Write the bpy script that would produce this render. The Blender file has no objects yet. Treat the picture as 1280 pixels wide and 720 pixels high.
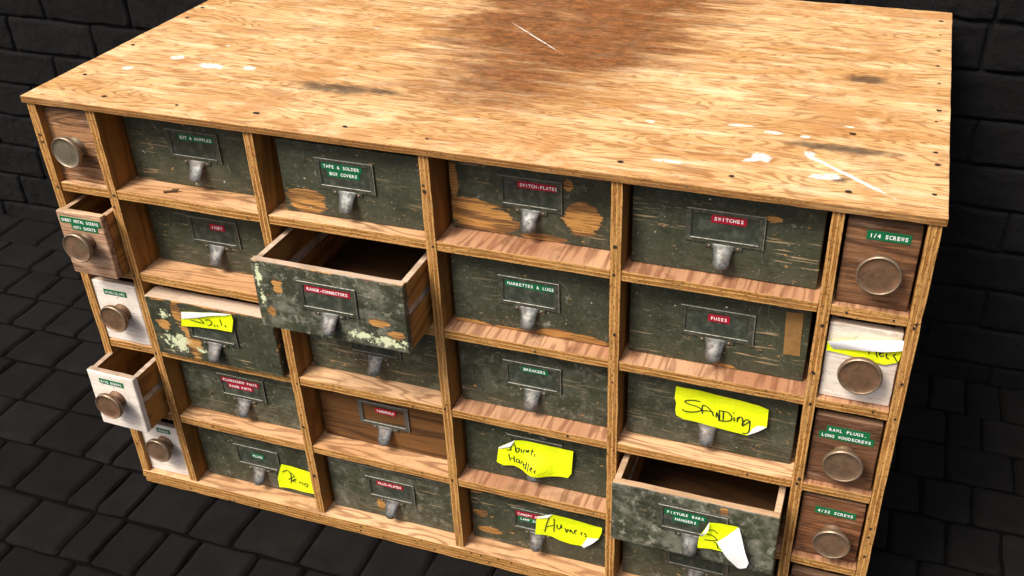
import bpy, bmesh, math, random
from mathutils import Vector, Matrix, noise as mnoise
random.seed(7)
SC = bpy.context.scene
COL = SC.collection
ZO = 0.1165            # the cabinet's base board stands on the paving at z = 0
R = math.radians
NOTES= {'c4r3':{'out':[(-0.0469,0.1048),(0.0014,0.1019),(0.0664,0.0974),(0.0787,0.0939),(0.0792,0.0749),(0.0791,0.0626),(0.067,0.0625),(0.0546,0.0416),(0.036,0.043),(0.0164,0.0457),(-0.0003,0.0463),(-0.0257,0.05),(-0.0341,0.049),(-0.0443,0.0538),(-0.0464,0.0631),(-0.0456,0.074),(-0.0483,0.0839),(-0.047,0.093)],'white':[[(0.0792,0.0643),(0.0672,0.0642),(0.061,0.0579),(0.0576,0.0499),(0.0548,0.0433),(0.0668,0.054)]],'ink':[[(-0.0132,0.0845),(-0.0222,0.0853),(-0.0311,0.0836),(-0.0337,0.0804),(-0.0273,0.0775),(-0.0175,0.0755),(-0.011,0.0722),(-0.0129,0.0687),(-0.0224,0.0651),(-0.0329,0.0647),(-0.0365,0.0677)],[(-0.0087,0.0644),(-0.0099,0.0756),(-0.008,0.0796),(-0.0024,0.0775),(0.0035,0.0719),(0.0068,0.0647)],[(-0.0108,0.0692),(-0.002,0.0714),(0.0056,0.0715)],[(0.0103,0.0638),(0.0108,0.0723),(0.0154,0.0598),(0.0135,0.077)],[(0.0201,0.061),(0.0196,0.0767)],[(0.0142,0.0763),(0.0251,0.0763),(0.0311,0.0699),(0.0302,0.0635),(0.0222,0.0606),(0.0133,0.0601)],[(0.0351,0.0629),(0.0345,0.0699)],[(0.0327,0.0763),(0.0336,0.0774)],[(0.0392,0.0622),(0.0392,0.071)],[(0.0392,0.0658),(0.0418,0.0717),(0.0453,0.0708),(0.0465,0.0649),(0.0472,0.0563)],[(0.0541,0.0704),(0.0496,0.0684),(0.0462,0.0604),(0.0477,0.0585),(0.0533,0.0649),(0.0559,0.0691),(0.0564,0.0604),(0.056,0.0496),(0.0516,0.0452),(0.0474,0.0456)]]},'c3r4':{'out':[(-0.0575,0.0633),(-0.0302,0.0839),(-0.0181,0.0863),(0.0192,0.0878),(0.0454,0.0873),(0.063,0.0887),(0.0609,0.0641),(0.0594,0.0418),(0.0534,0.0316),(0.0353,0.0308),(0.0099,0.0323),(-0.0158,0.0337),(-0.0335,0.034),(-0.0501,0.0303),(-0.061,0.0342),(-0.0578,0.0488)],'white':[[(-0.0566,0.0652),(-0.0294,0.0858),(-0.0366,0.0722),(-0.0561,0.0611)]],'ink':[[(-0.0439,0.0624),(-0.0377,0.064)],[(-0.0378,0.0626),(-0.036,0.0724),(-0.0324,0.0783),(-0.0299,0.0731),(-0.0282,0.0652)],[(-0.0293,0.0716),(-0.029,0.0625),(-0.0248,0.0644),(-0.0233,0.0707),(-0.028,0.0694)],[(-0.0202,0.0699),(-0.0199,0.0632)],[(-0.0168,0.0632),(-0.0159,0.0685),(-0.012,0.0687),(-0.0127,0.0651)],[(-0.0113,0.0664),(-0.008,0.0686),(-0.0085,0.0701),(-0.0106,0.0674),(-0.0073,0.0658)],[(-0.0024,0.0738),(-0.004,0.0633)],[(-0.0052,0.0693),(0.0001,0.0698)],[(0.0028,0.0668),(0.0014,0.0647),(0.0029,0.0626)],[(-0.0408,0.0551),(-0.0386,0.0429)],[(-0.032,0.054),(-0.0318,0.0413)],[(-0.0384,0.0481),(-0.0318,0.0481)],[(-0.0241,0.0511),(-0.0274,0.0493),(-0.0283,0.044),(-0.0242,0.0451),(-0.0233,0.0504),(-0.0222,0.0439)],[(-0.0195,0.0447),(-0.0186,0.05),(-0.0159,0.0499),(-0.0154,0.045)],[(-0.01,0.0473),(-0.0132,0.0481),(-0.0141,0.0436),(-0.0107,0.0437),(-0.0088,0.0536),(-0.0101,0.0421)],[(-0.0057,0.0527),(-0.006,0.0407)],[(-0.0026,0.0442),(0.0009,0.0477),(-0.0004,0.049),(-0.0021,0.0452),(0.0014,0.0427)],[(0.0076,0.0461),(0.0048,0.0445),(0.0064,0.0416)]]},'c3r5':{'out':[(0.0016,0.0869),(0.0276,0.0989),(0.0414,0.099),(0.0723,0.0962),(0.1087,0.0952),(0.1081,0.0838),(0.1028,0.0677),(0.0853,0.0641),(0.0745,0.0428),(0.0565,0.0423),(0.0377,0.0437),(0.0251,0.0482),(0.0125,0.0495),(-0.002,0.0471),(-0.0001,0.0666)],'white':[[(0.1035,0.0699),(0.0859,0.0663),(0.0805,0.0563),(0.0751,0.045),(0.079,0.0406)],[(0.0023,0.089),(0.0282,0.101),(0.0204,0.0914),(0.0025,0.0835)]],'ink':[[(0.0142,0.0574),(0.0178,0.0763),(0.022,0.09)],[(0.0302,0.0915),(0.03,0.0759),(0.0292,0.0611)],[(0.0169,0.0698),(0.03,0.0759)],[(0.035,0.0785),(0.0349,0.0702),(0.0396,0.0716),(0.0413,0.0805),(0.042,0.0724)],[(0.0474,0.0751),(0.0504,0.0656),(0.0521,0.0734),(0.0567,0.0687),(0.0568,0.0739),(0.0614,0.0659)],[(0.0622,0.0704),(0.0668,0.0749),(0.0645,0.0752),(0.0629,0.0696),(0.066,0.0664)],[(0.0745,0.067),(0.0745,0.0732),(0.0767,0.0729)],[(0.0822,0.0736),(0.0791,0.0715),(0.083,0.0696),(0.0806,0.0658)]]},'c1r3':{'out':[(-0.0471,0.0877),(-0.0446,0.0977),(-0.0217,0.1019),(0.0212,0.1079),(0.0489,0.1127),(0.0489,0.1013),(0.0413,0.0774),(0.014,0.0758),(-0.0074,0.0738),(-0.029,0.0724),(-0.0507,0.0704),(-0.0469,0.0812)],'white':[[(-0.0464,0.0848),(-0.0427,0.0993),(-0.0199,0.1036),(0.023,0.1095),(0.0507,0.1143),(0.0363,0.1082),(0.0043,0.1004),(-0.0229,0.0914)]],'ink':[[(-0.031,0.0859),(-0.0204,0.0844),(-0.0088,0.0834),(-0.0111,0.0884),(-0.0149,0.0923)],[(-0.0036,0.0899),(0.0025,0.0923),(0.0058,0.089),(0.0053,0.0838),(-0.0001,0.0812),(-0.0028,0.0821)],[(0.0105,0.0848),(0.0108,0.0805)],[(0.0161,0.0852),(0.0166,0.0813)],[(0.0232,0.0968),(0.0245,0.0884),(0.0231,0.0852)],[(0.0328,0.0886),(0.0308,0.0861),(0.0332,0.0844)]]},'c1r5':{'out':[(0.0504,0.0708),(0.0796,0.0696),(0.1103,0.068),(0.1104,0.0423),(0.1089,0.0169),(0.0843,0.016),(0.0563,0.0164),(0.0376,0.0156),(0.0387,0.026),(0.0384,0.0365),(0.0443,0.0547)],'white':[],'ink':[[(0.0498,0.0531),(0.0569,0.0582),(0.062,0.058),(0.065,0.0502),(0.0621,0.0296)],[(0.0625,0.0556),(0.0696,0.0514),(0.0706,0.0476),(0.0614,0.0398),(0.0581,0.0368)],[(0.0623,0.0401),(0.0665,0.034)],[(0.0659,0.0359),(0.0727,0.0399),(0.0712,0.0416),(0.0677,0.0364),(0.0725,0.0336)],[(0.0795,0.0335),(0.0811,0.0381),(0.0861,0.0364),(0.0855,0.0331)],[(0.0887,0.032),(0.0915,0.038),(0.0954,0.036),(0.0937,0.0303),(0.0902,0.0303)]]},'R2':{'out':[(-0.0425,0.0872),(-0.0422,0.0733),(-0.0176,0.0703),(0.0047,0.0677),(0.0281,0.0654),(0.0428,0.0724),(0.0442,0.0811),(0.0457,0.0933),(0.0405,0.1039),(0.0004,0.0972)],'white':[[(-0.0422,0.0918),(0.0,0.1003),(0.0416,0.1062),(0.0485,0.1066),(0.0518,0.0996),(0.0435,0.0947),(0.0247,0.0883),(-0.0046,0.0829),(-0.0344,0.0768),(-0.0385,0.0839)]],'ink':[[(0.007,0.0831),(0.0082,0.0778)],[(0.0154,0.083),(0.018,0.0753)],[(0.0139,0.0833),(0.0182,0.0833)],[(0.019,0.0801),(0.0239,0.0832),(0.0222,0.0851),(0.0199,0.0816),(0.0212,0.0778),(0.0253,0.0788)],[(0.0282,0.0834),(0.0284,0.0776),(0.0316,0.0755)],[(0.0387,0.0844),(0.0362,0.0821),(0.0382,0.0788),(0.0424,0.0733)]]},'c4r4':{'out':[(0.0242,0.0799),(0.0407,0.0826),(0.0616,0.0844),(0.065,0.0825),(0.0567,0.0636),(0.0434,0.047),(0.0469,0.0304),(0.0298,0.0301),(0.0112,0.0287),(0.0112,0.0409),(0.0121,0.0505),(0.0185,0.0659)],'white':[[(0.0647,0.0854),(0.0712,0.0682),(0.084,0.0299),(0.0814,0.0175),(0.0732,0.0101),(0.0688,0.0101),(0.0543,0.0254),(0.0476,0.0358),(0.0375,0.0523),(0.0509,0.0679)],[(0.0244,0.082),(0.0124,0.0526),(0.0161,0.0523),(0.0244,0.0718)]],'ink':[[(0.0243,0.0667),(0.0302,0.0675),(0.0371,0.0626)],[(0.022,0.0578),(0.0294,0.057),(0.0357,0.0518),(0.0366,0.05),(0.0287,0.0464),(0.0198,0.0467)],[(0.0325,0.0445),(0.0363,0.0437),(0.0391,0.0352)],[(0.0379,0.0411),(0.0398,0.0354),(0.0443,0.0348)]]}}
CHIPS= {'c3r1':[(-0.0661,0.0199,0.0483,0.0224),(-0.0908,0.0307,0.0348,0.0199),(0.0706,0.0418,0.0248,0.0262),(0.0515,0.0886,0.0075,0.0091),(-0.1078,0.0689,0.007,0.0266),(0.0174,0.0042,0.0335,0.0061)],'c2r1':[(-0.0766,0.0201,0.031,0.0208)],'c3r2':[(-0.0907,-0.0004,0.037,0.007),(-0.0157,-0.0014,0.0475,0.007),(0.0723,0.0007,0.0399,0.0136),(0.0433,0.0055,0.0348,0.011)],'c4r1':[(0.0562,0.0885,0.0102,0.0053)],'c4r2':[(0.0139,0.0026,0.0125,0.0039)],'c1r3':[(-0.0424,0.0477,0.0154,0.0464),(-0.0602,0.0942,0.0093,0.0222),(-0.091,0.0607,0.0126,0.0098)],'c2r2':[(0.0751,0.0424,0.0171,0.0068),(0.0984,0.0274,0.0121,0.0068),(-0.0781,0.0739,0.0077,0.0108),(-0.0945,0.0282,0.0068,0.0085)],'c3r5':[(-0.0993,0.0594,0.0142,0.0074),(-0.0844,0.0237,0.0228,0.0075),(-0.1075,0.1068,0.0168,0.0054)],'c4r4':[(0.0419,0.1012,0.0064,0.0074)],'c2r5':[(-0.0219,0.0288,0.0078,0.0116)]}
FLAKES= {'c1r3':[(-0.0708,0.0292,0.0345,0.025),(-0.0854,0.0817,0.014,0.0129),(-0.0336,0.0231,0.0185,0.0083)],'c2r2':[(0.0824,0.0134,0.0441,0.0111),(0.0478,0.0168,0.0323,0.0098),(-0.1061,0.0857,0.0065,0.0301),(-0.1042,0.0505,0.0054,0.0196)]}
TAPE= [(0.0856, 0.1052), (0.1083, 0.1049), (0.1058, 0.0399), (0.0876, 0.0397)]

# ------------------------------------------------------------------ node helper
class Mat:
    def __init__(s, name, rough=0.6, metal=0.0, spec=0.4):
        s.m = bpy.data.materials.new(name); s.m.use_nodes = True
        s.nt = s.m.node_tree; s.nt.nodes.clear()
        s.out = s.nt.nodes.new('ShaderNodeOutputMaterial')
        s.b = s.nt.nodes.new('ShaderNodeBsdfPrincipled')
        s.nt.links.new(s.b.outputs[0], s.out.inputs[0])
        s.b.inputs['Roughness'].default_value = rough
        s.b.inputs['Metallic'].default_value = metal
        s.b.inputs['Specular IOR Level'].default_value = spec
        s._obj = None
    def put(s, sock, v):
        if hasattr(v, 'is_output'): s.nt.links.new(v, sock)
        elif v is not None:
            if isinstance(v, (tuple, list)) and len(v) == 3 and sock.type == 'RGBA': v = (*v, 1)
            sock.default_value = v
    def node(s, t, **k):
        n = s.nt.nodes.new(t)
        for a, b in k.items(): setattr(n, a, b)
        return n
    def raw(s):
        if s._obj is None: s._obj = s.node('ShaderNodeTexCoord').outputs['Object']
        return s._obj
    def obj(s, seed=0.0):
        v = s.raw()
        oi = s.node('ShaderNodeObjectInfo').outputs['Random']
        r = s.math('MULTIPLY_ADD', oi, 37.0, seed)
        n = s.node('ShaderNodeVectorMath', operation='ADD'); s.put(n.inputs[0], v); s.put(n.inputs[1], r)
        return n.outputs[0]
    def mul(s, v, sc):
        n = s.node('ShaderNodeVectorMath', operation='MULTIPLY'); s.put(n.inputs[0], v); n.inputs[1].default_value = sc
        return n.outputs[0]
    def vadd(s, v, w):
        n = s.node('ShaderNodeVectorMath', operation='ADD'); s.put(n.inputs[0], v); s.put(n.inputs[1], w)
        return n.outputs[0]
    def sep(s, v):
        n = s.node('ShaderNodeSeparateXYZ'); s.put(n.inputs[0], v); return n.outputs
    def noise(s, v, scale=1.0, det=3.0, rough=0.55, dist=0.0):
        n = s.node('ShaderNodeTexNoise'); s.put(n.inputs['Vector'], v)
        n.inputs['Scale'].default_value = scale; n.inputs['Detail'].default_value = det
        n.inputs['Roughness'].default_value = rough; n.inputs['Distortion'].default_value = dist
        return n.outputs['Fac']
    def voro(s, v, scale, feature='F1', rnd=1.0):
        n = s.node('ShaderNodeTexVoronoi', feature=feature); s.put(n.inputs['Vector'], v)
        n.inputs['Scale'].default_value = scale; n.inputs['Randomness'].default_value = rnd
        return n.outputs['Distance']
    def math(s, op, a, b=None, c=None):
        n = s.node('ShaderNodeMath', operation=op)
        for i, v in enumerate((a, b, c)):
            if v is not None: s.put(n.inputs[i], v)
        return n.outputs[0]
    def ss(s, x, a, b, lo=0.0, hi=1.0):
        n = s.node('ShaderNodeMapRange', interpolation_type='SMOOTHSTEP')
        s.put(n.inputs['Value'], x); n.inputs['From Min'].default_value = a; n.inputs['From Max'].default_value = b
        n.inputs['To Min'].default_value = lo; n.inputs['To Max'].default_value = hi
        return n.outputs['Result']
    def mix(s, f, a, b, blend='MIX'):
        n = s.node('ShaderNodeMix', data_type='RGBA', blend_type=blend)
        s.put(n.inputs['Factor'], f); s.put(n.inputs['A'] if False else n.inputs[6], a); s.put(n.inputs[7], b)
        return n.outputs[2]
    def ramp(s, f, stops, const=False):
        n = s.node('ShaderNodeValToRGB'); e = n.color_ramp.elements
        if const: n.color_ramp.interpolation = 'CONSTANT'
        while len(e) < len(stops): e.new(0.5)
        for i, (p, c) in enumerate(stops):
            e[i].position = p; e[i].color = (*c, 1)
        s.put(n.inputs[0], f); return n.outputs[0]
    def ellipse(s, v, c, r, wob=None, amt=0.5):
        """1 inside, falls through 0 at the rim; wob adds a ragged rim"""
        a = s.vadd(v, (-c[0], -c[1], -c[2])); a = s.mul(a, (1/r[0], 1/r[1], 1/r[2]))
        n = s.node('ShaderNodeVectorMath', operation='LENGTH'); s.put(n.inputs[0], a)
        d = s.math('SUBTRACT', 1.0, n.outputs['Value'])
        if wob is not None:
            d = s.math('ADD', d, s.math('MULTIPLY', s.math('SUBTRACT', wob, 0.5), amt))
        return d
    def oval(s, v, cx, cy, rx, ry, rot, wob, amt):
        a = s.vadd(v, (-cx, -cy, 0)); q = []
        for d in ((math.cos(rot)/rx, math.sin(rot)/rx, 0), (-math.sin(rot)/ry, math.cos(rot)/ry, 0)):
            n = s.node('ShaderNodeVectorMath', operation='DOT_PRODUCT'); s.put(n.inputs[0], a); n.inputs[1].default_value = d
            q.append(n.outputs['Value'])
        l = s.math('SQRT', s.math('ADD', s.math('MULTIPLY', q[0], q[0]), s.math('MULTIPLY', q[1], q[1])))
        return s.math('ADD', s.math('SUBTRACT', 1.0, l), s.math('MULTIPLY', s.math('SUBTRACT', wob, .5), amt))
    def mx(s, a, b): return s.math('MAXIMUM', a, b)
    def bump(s, h, strength=0.5, dist=0.001):
        n = s.node('ShaderNodeBump'); s.put(n.inputs['Height'], h)
        n.inputs['Strength'].default_value = strength; n.inputs['Distance'].default_value = dist
        s.nt.links.new(n.outputs[0], s.b.inputs['Normal'])
    def color(s, c): s.put(s.b.inputs['Base Color'], c)
    def rough(s, r): s.put(s.b.inputs['Roughness'], r)

AX = {'x': (0, (1, 0, 0)), 'y': (1, (0, 1, 0)), 'z': (2, (0, 0, 1))}
def grain_vec(along, across, axis):
    v = [across]*3; v[AX[axis][0]] = along; return tuple(v)

def wood_nodes(M, v, axis, light, mid, dark, ring=110., low=(1.3, 9.), ringamt=.75, fibre=(9., 320.), fibamt=.45, tone=(2., 6.)):
    h = M.noise(M.mul(v, grain_vec(low[0], low[1], axis)), 1.0, 2.5, .5, .35)
    s1 = M.math('SINE', M.math('MULTIPLY', h, ring))
    jag = M.noise(M.mul(v, grain_vec(40, 420, axis)), 1.0, 2.0, .6)
    s1 = M.math('ADD', s1, M.math('MULTIPLY', M.math('SUBTRACT', jag, .5), 1.6))
    line = M.ss(s1, -.1, 1.15)
    fib = M.noise(M.mul(v, grain_vec(fibre[0], fibre[1], axis)), 1.0, 3.0, .65)
    br = M.noise(M.mul(v, grain_vec(tone[0], tone[1], axis)), 1.0, 3.0, .6)
    c = M.mix(M.ss(br, .32, .68), light, mid)
    c = M.mix(M.math('MULTIPLY', line, ringamt), c, dark)
    c = M.mix(M.math('MULTIPLY', M.ss(fib, .48, .8), fibamt), c, dark)
    hh = M.math('SUBTRACT', M.math('MULTIPLY', fib, .8), M.math('MULTIPLY', line, .5))
    return c, hh, br

def wood_mat(name, axis, light, mid, dark, rough=.62, bump=.35, grime=.0, grime_col=(.06, .035, .015), **k):
    M = Mat(name, rough, spec=.3); v = M.obj()
    c, h, br = wood_nodes(M, v, axis, light, mid, dark, **k)
    if grime:
        g = M.noise(v, 22, 5, .65); c = M.mix(M.math('MULTIPLY', M.ss(g, .52, .75), grime), c, grime_col)
        sp = M.noise(v, 160, 2, .6); c = M.mix(M.math('MULTIPLY', M.ss(sp, .66, .74), grime), c, grime_col)
    M.color(c); M.bump(h, bump, .0006)
    return M.m

def ply_edge_mat(name, thick_axis, long_axis, t, light=(.60, .325, .10), dark=(.10, .036, .008), end=(.30, .128, .028)):
    """the sawn edge of a plywood board: plies run along the board, cores in end grain"""
    M = Mat(name, .7, spec=.25); o = M.raw(); v = M.obj()
    i = AX[thick_axis][0]
    w = M.noise(M.mul(v, grain_vec(6, 60, long_axis)), 1.0, 2, .5)
    q = M.math('ADD', M.math('DIVIDE', M.sep(o)[i], t), M.math('MULTIPLY', M.math('SUBTRACT', w, .5), .26))
    q = M.math('ADD', q, .5)
    mid = tuple(a*.82 for a in light)
    bands = M.ramp(q, [(0, mid), (.17, light), (.205, dark), (.235, end), (.40, end), (.435, dark), (.47, light), (.60, light), (.63, dark), (.66, end), (.80, end), (.83, dark), (.86, light), (1, mid)])
    fib = M.noise(M.mul(v, grain_vec(35, 700, long_axis)), 1.0, 3, .6)
    pore = M.noise(M.mul(v, grain_vec(260, 420, long_axis)), 1.0, 2, .6)
    fd = M.noise(M.mul(v, grain_vec(16, 150, long_axis)), 1.0, 4, .7); bands = M.mix(M.math('MULTIPLY', M.ss(fd, .44, .60), .8), bands, mid)
    c = M.mix(M.math('MULTIPLY', M.ss(fib, .45, .75), .6), bands, dark)
    c = M.mix(M.math('MULTIPLY', M.ss(pore, .54, .68), .7), c, (.085, .034, .009))
    pit = M.noise(M.mul(v, grain_vec(60, 200, long_axis)), 1.0, 4, .7); c = M.mix(M.ss(pit, .66, .70), c, (.035, .014, .005))
    br = M.noise(M.mul(v, grain_vec(7, 30, long_axis)), 1.0, 3, .6)
    c = M.mix(M.math('MULTIPLY', M.ss(br, .55, .75), .55), c, (.22, .105, .033))
    c = M.mix(M.math('MULTIPLY', M.ss(M.math('SUBTRACT', 1.0, br), .58, .78), .45), c, (.62, .40, .18))
    M.color(c); M.bump(M.math('SUBTRACT', fib, pore), .5, .0007)
    return M.m

def flat_mat(name, col, rough=.6, metal=0., spec=.4, var=.0, scale=60, dark=None, bump=0.):
    M = Mat(name, rough, metal, spec); v = M.obj()
    if var:
        n = M.noise(v, scale, 5, .62)
        M.color(M.mix(M.math('MULTIPLY', M.ss(n, .42, .72), var), col, dark or tuple(a*.4 for a in col)))
        if bump: M.bump(n, bump, .0006)
    else: M.color(col)
    return M.m

# ------------------------------------------------------------------ mesh helpers
def link(name, bm, mats, parent=None, loc=(0, 0, 0), smooth=False, label=None):
    me = bpy.data.meshes.new(name); bm.normal_update(); bm.to_mesh(me); bm.free()
    for m in (mats if isinstance(mats, (list, tuple)) else [mats]): me.materials.append(m)
    if smooth:
        for p in me.polygons: p.use_smooth = True
    o = bpy.data.objects.new(name, me); COL.objects.link(o); o.location = loc
    if parent: o.parent = parent
    if label: o['label'] = label
    return o

def empty(name, label, cat, loc, group=None, rot=(0, 0, 0)):
    o = bpy.data.objects.new(name, None); COL.objects.link(o); o.location = loc; o.rotation_euler = rot
    o.empty_display_size = .05; o['label'] = label; o['category'] = cat
    if group: o['group'] = group
    return o

def jit(bm, verts, amp, freq, seed):
    for v in verts:
        p = v.co*freq + Vector((seed*3.1, seed*1.7, seed*.9))
        v.co += Vector((mnoise.noise(p), mnoise.noise(p+Vector((9, 2, 5))), mnoise.noise(p+Vector((3, 8, 1)))))*amp

def board(bm, lo, hi, bev=.001, seg=2, step=.03, amp=.0005, freq=35., front=0, top=0, bottom=0, other=0, seed=None):
    """one worn board: softened corners, edges that wander a little"""
    if seed is None: seed = random.random()*100
    lo = Vector(lo); hi = Vector(hi); c = (lo+hi)/2; d = hi-lo
    t = bmesh.new(); bmesh.ops.create_cube(t, size=1.0)
    for v in t.verts: v.co = Vector((v.co.x*d.x, v.co.y*d.y, v.co.z*d.z))
    if bev: bmesh.ops.bevel(t, geom=list(t.edges), offset=bev, segments=seg, profile=.6, affect='EDGES')
    for ax in range(3):
        n = int(d[ax]/step)
        if n > 1:
            nv = Vector((0, 0, 0)); nv[ax] = 1
            for k in range(1, n):
                p = Vector((0, 0, 0)); p[ax] = -d[ax]/2 + d[ax]*k/n
                bmesh.ops.bisect_plane(t, geom=list(t.verts)+list(t.edges)+list(t.faces), plane_co=p, plane_no=nv)
    t.normal_update()
    for f in t.faces:
        n = f.normal
        f.material_index = front if n.y < -.75 else top if n.z > .75 else bottom if n.z < -.75 else other
    if amp: jit(t, t.verts, amp, freq, seed)
    for v in t.verts: v.co += c
    me = bpy.data.meshes.new('tmp'); t.to_mesh(me); t.free(); bm.from_mesh(me); bpy.data.meshes.remove(me)

def patch(bm, pts, y=None, z=None, mi=0):
    """a small flat irregular polygon on a face; pts are (x, other)"""
    vs = [bm.verts.new((p[0], y, p[1]) if y is not None else (p[0], p[1], z)) for p in pts]
    f = bm.faces.new(vs); f.material_index = mi
    f.normal_update()
    want = Vector((0, -1, 0)) if y is not None else Vector((0, 0, 1))
    if f.normal.dot(want) < 0: f.normal_flip()

def blob(cx, cy, rx, ry, n=18, rag=.25, rot=0.):
    s = random.random()*50; out = []
    for i in range(n):
        a = 2*math.pi*i/n
        k = 1 + rag*1.6*mnoise.noise(Vector((math.cos(a)*1.6+s, math.sin(a)*1.6, s)))
        x = math.cos(a)*rx*k; y = math.sin(a)*ry*k
        out.append((cx+x*math.cos(rot)-y*math.sin(rot), cy+x*math.sin(rot)+y*math.cos(rot)))
    return out

def lathe(bm, prof, n=40, mi=0, hot=()):
    """profile of (radius, y) turned about the y axis; the front is towards -y"""
    rings = []
    for r, y in prof:
        rings.append([bm.verts.new((r*math.cos(2*math.pi*i/n), y, r*math.sin(2*math.pi*i/n))) for i in range(n)] if r > 1e-6 else [bm.verts.new((0, y, 0))])
    for ri, (a, b) in enumerate(zip(rings, rings[1:])):
        for i in range(n):
            j = (i+1) % n
            if len(a) == 1: q = [a[0], b[i], b[j]]
            elif len(b) == 1: q = [a[i], b[0], a[j]]
            else: q = [a[i], b[i], b[j], a[j]]
            bm.faces.new(q).material_index = 1 if ri in hot else mi
    bmesh.ops.recalc_face_normals(bm, faces=bm.faces)

# ------------------------------------------------------------------ materials
LT, MD, DK = (.66, .42, .20), (.50, .285, .115), (.235, .108, .034)

def top_mat():
    M = Mat('weathered_plywood_top', .6, spec=.3); o = M.raw(); v = M.vadd(o, (3.3, 1.2, .4))
    c, h, br = wood_nodes(M, v, 'x', (.76, .49, .235), (.60, .33, .12), (.255, .105, .029), ring=100., low=(4.4, 24.), ringamt=.70, fibre=(20., 360.), fibamt=.72, tone=(4., 12.))
    h2 = M.noise(M.mul(M.vadd(v, (4, 9, 2)), (9, 60, 60)), 1.0, 3, .6, .6); l2 = M.ss(M.math('SINE', M.math('MULTIPLY', h2, 60.)), .1, 1.)
    c = M.mix(M.math('MULTIPLY', M.math('MULTIPLY', l2, M.ss(br, .38, .60)), .5), c, (.30, .12, .034))
    # pale bleached streaks
    bl = M.noise(M.mul(v, (9, 70, 9)), 1.0, 3, .6)
    c = M.mix(M.math('MULTIPLY', M.ss(bl, .51, .70), .6), c, (.90, .70, .43))
    bt = M.noise(v, 7.5, 6, .7, .5); c = M.mix(M.math('MULTIPLY', M.ss(bt, .48, .66), .6), c, (.44, .205, .068))
    bt2 = M.noise(M.vadd(v, (9, 4, 1)), 40, 5, .75); c = M.mix(M.math('MULTIPLY', M.ss(bt2, .57, .70), .5), c, (.25, .115, .042))
    bt3 = M.noise(M.vadd(v, (3, 14, 1)), 11, 5, .7); c = M.mix(M.math('MULTIPLY', M.ss(bt3, .54, .68), .38), c, (.90, .68, .40))
    # rust brown worn patch in the middle and along the back
    w = M.noise(M.mul(v, (4.5, 24, 5)), 1.0, 6, .72); w2 = M.noise(M.mul(v, (75, 150, 75)), 1.0, 5, .8); w3 = M.noise(M.mul(v, (30, 90, 70)), 1.0, 4, .75)
    e = M.mx(M.ellipse(o, (.04, .08, 0), (.27, .25, 9), w, 1.7), M.ellipse(o, (.035, .28, 0), (.31, .24, 9), w, 1.7))
    e = M.mx(e, M.ellipse(o, (-.10, .26, 0), (.12, .16, 9), w, 1.7))
    e = M.mx(e, M.math('MULTIPLY', M.ellipse(o, (.02, -.12, 0), (.20, .17, 9), w, 1.7), .6))
    st = M.ss(e, .0, .55)
    sc = M.ramp(w2, [(.30, (.040, .017, .007)), (.44, (.145, .050, .015)), (.58, (.255, .090, .025)), (.74, (.46, .21, .075))])
    sc = M.mix(M.math('MULTIPLY', M.ss(w3, .50, .66), .6), sc, (.40, .115, .028))
    w4 = M.noise(v, 17, 4, .7); sc = M.mix(M.math('MULTIPLY', M.ss(w4, .52, .68), .42), sc, (.52, .26, .095))
    crk = M.noise(M.mul(v, (10, 200, 60)), 1.0, 4, .7); sc = M.mix(M.math('MULTIPLY', M.ss(crk, .54, .68), .85), sc, (.025, .011, .005))
    sc = M.mix(M.math('MULTIPLY', l2, .45), sc, (.05, .02, .007))
    c = M.mix(M.math('MULTIPLY', st, .90), c, sc)
    gy = M.noise(M.mul(v, (10, 26, 10)), 1.0, 6, .75); c = M.mix(M.math('MULTIPLY', M.ss(gy, .53, .68), .38), c, (.33, .235, .15))
    # dark smudges
    g = M.noise(v, 55, 5, .7)
    d = M.mx(M.ellipse(o, (-.205, -.222, 0), (.10, .026, 9), g, 1.3), M.ellipse(o, (-.135, -.215, 0), (.05, .014, 9), g, 1.3))
    d = M.mx(d, M.ellipse(o, (.50, -.225, 0), (.11, .016, 9), g, 1.0))
    d = M.mx(d, M.ellipse(o, (.512, .02, 0), (.045, .022, 9), g, 1.2))
    d = M.mx(d, M.ellipse(o, (.505, -.31, 0), (.018, .014, 9), g, 1.2))
    c = M.mix(M.math('MULTIPLY', M.ss(d, .05, .75), .8), c, (.055, .04, .03))
    # dried white paint: drips, a drag mark and a faint scratch
    wb = M.noise(v, 75, 5, .7); wm = None
    SP = [(.193, .1755, .021, .0085, .05), (.125, .1916, .0135, .0085, .1), (.079, .1324, .0095, .006, .1), (.2578, .1836, .010, .007, 0), (.214, .171, .005, .004, 0),
                        (1.036, .0935, .012, .0135, .4), (1.027, .083, .014, .006, .5), (1.0397, .1693, .012, .0048, 0), (1.0801, .1684, .0065, .004, 0), (.998, .180, .015, .004, .1), (1.116, .0625, .019, .0085, .25),
                        (1.0905, .1195, .009, .006, -.6), (.17, .26, .004, .003, 0), (.88, .16, .006, .004, 0), (.93, .05, .02, .004, .1), (.36, .40, .004, .002, 0), (1.13, .215, .006, .0025, 0)]
    SP += [(1.147, .068, .0595, .0036, -.677), (1.097, .108, .016, .0040, -.677), (.628, .428, .087, .0013, -.755)]
    for (px, py, a, b, rr) in SP:
        e = M.oval(o, px-.6265, py-.37, a*1.12, b*1.12, rr, wb, 1.5)
        wm = e if wm is None else M.mx(wm, e)
    c = M.mix(M.math('MULTIPLY', M.math('MULTIPLY', M.ss(wm, -.05, .40), M.ss(M.noise(v, 140, 4, .7), .30, .48)), .88), c, (.83, .79, .73))
    # scattered specks and scratches
    sp = M.noise(v, 190, 2, .5); c = M.mix(M.ss(sp, .70, .76), c, (.09, .045, .02))
    M.color(c); M.bump(M.math('ADD', h, M.math('MULTIPLY', w2, st)), .45, .0007)
    return M.m

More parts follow.
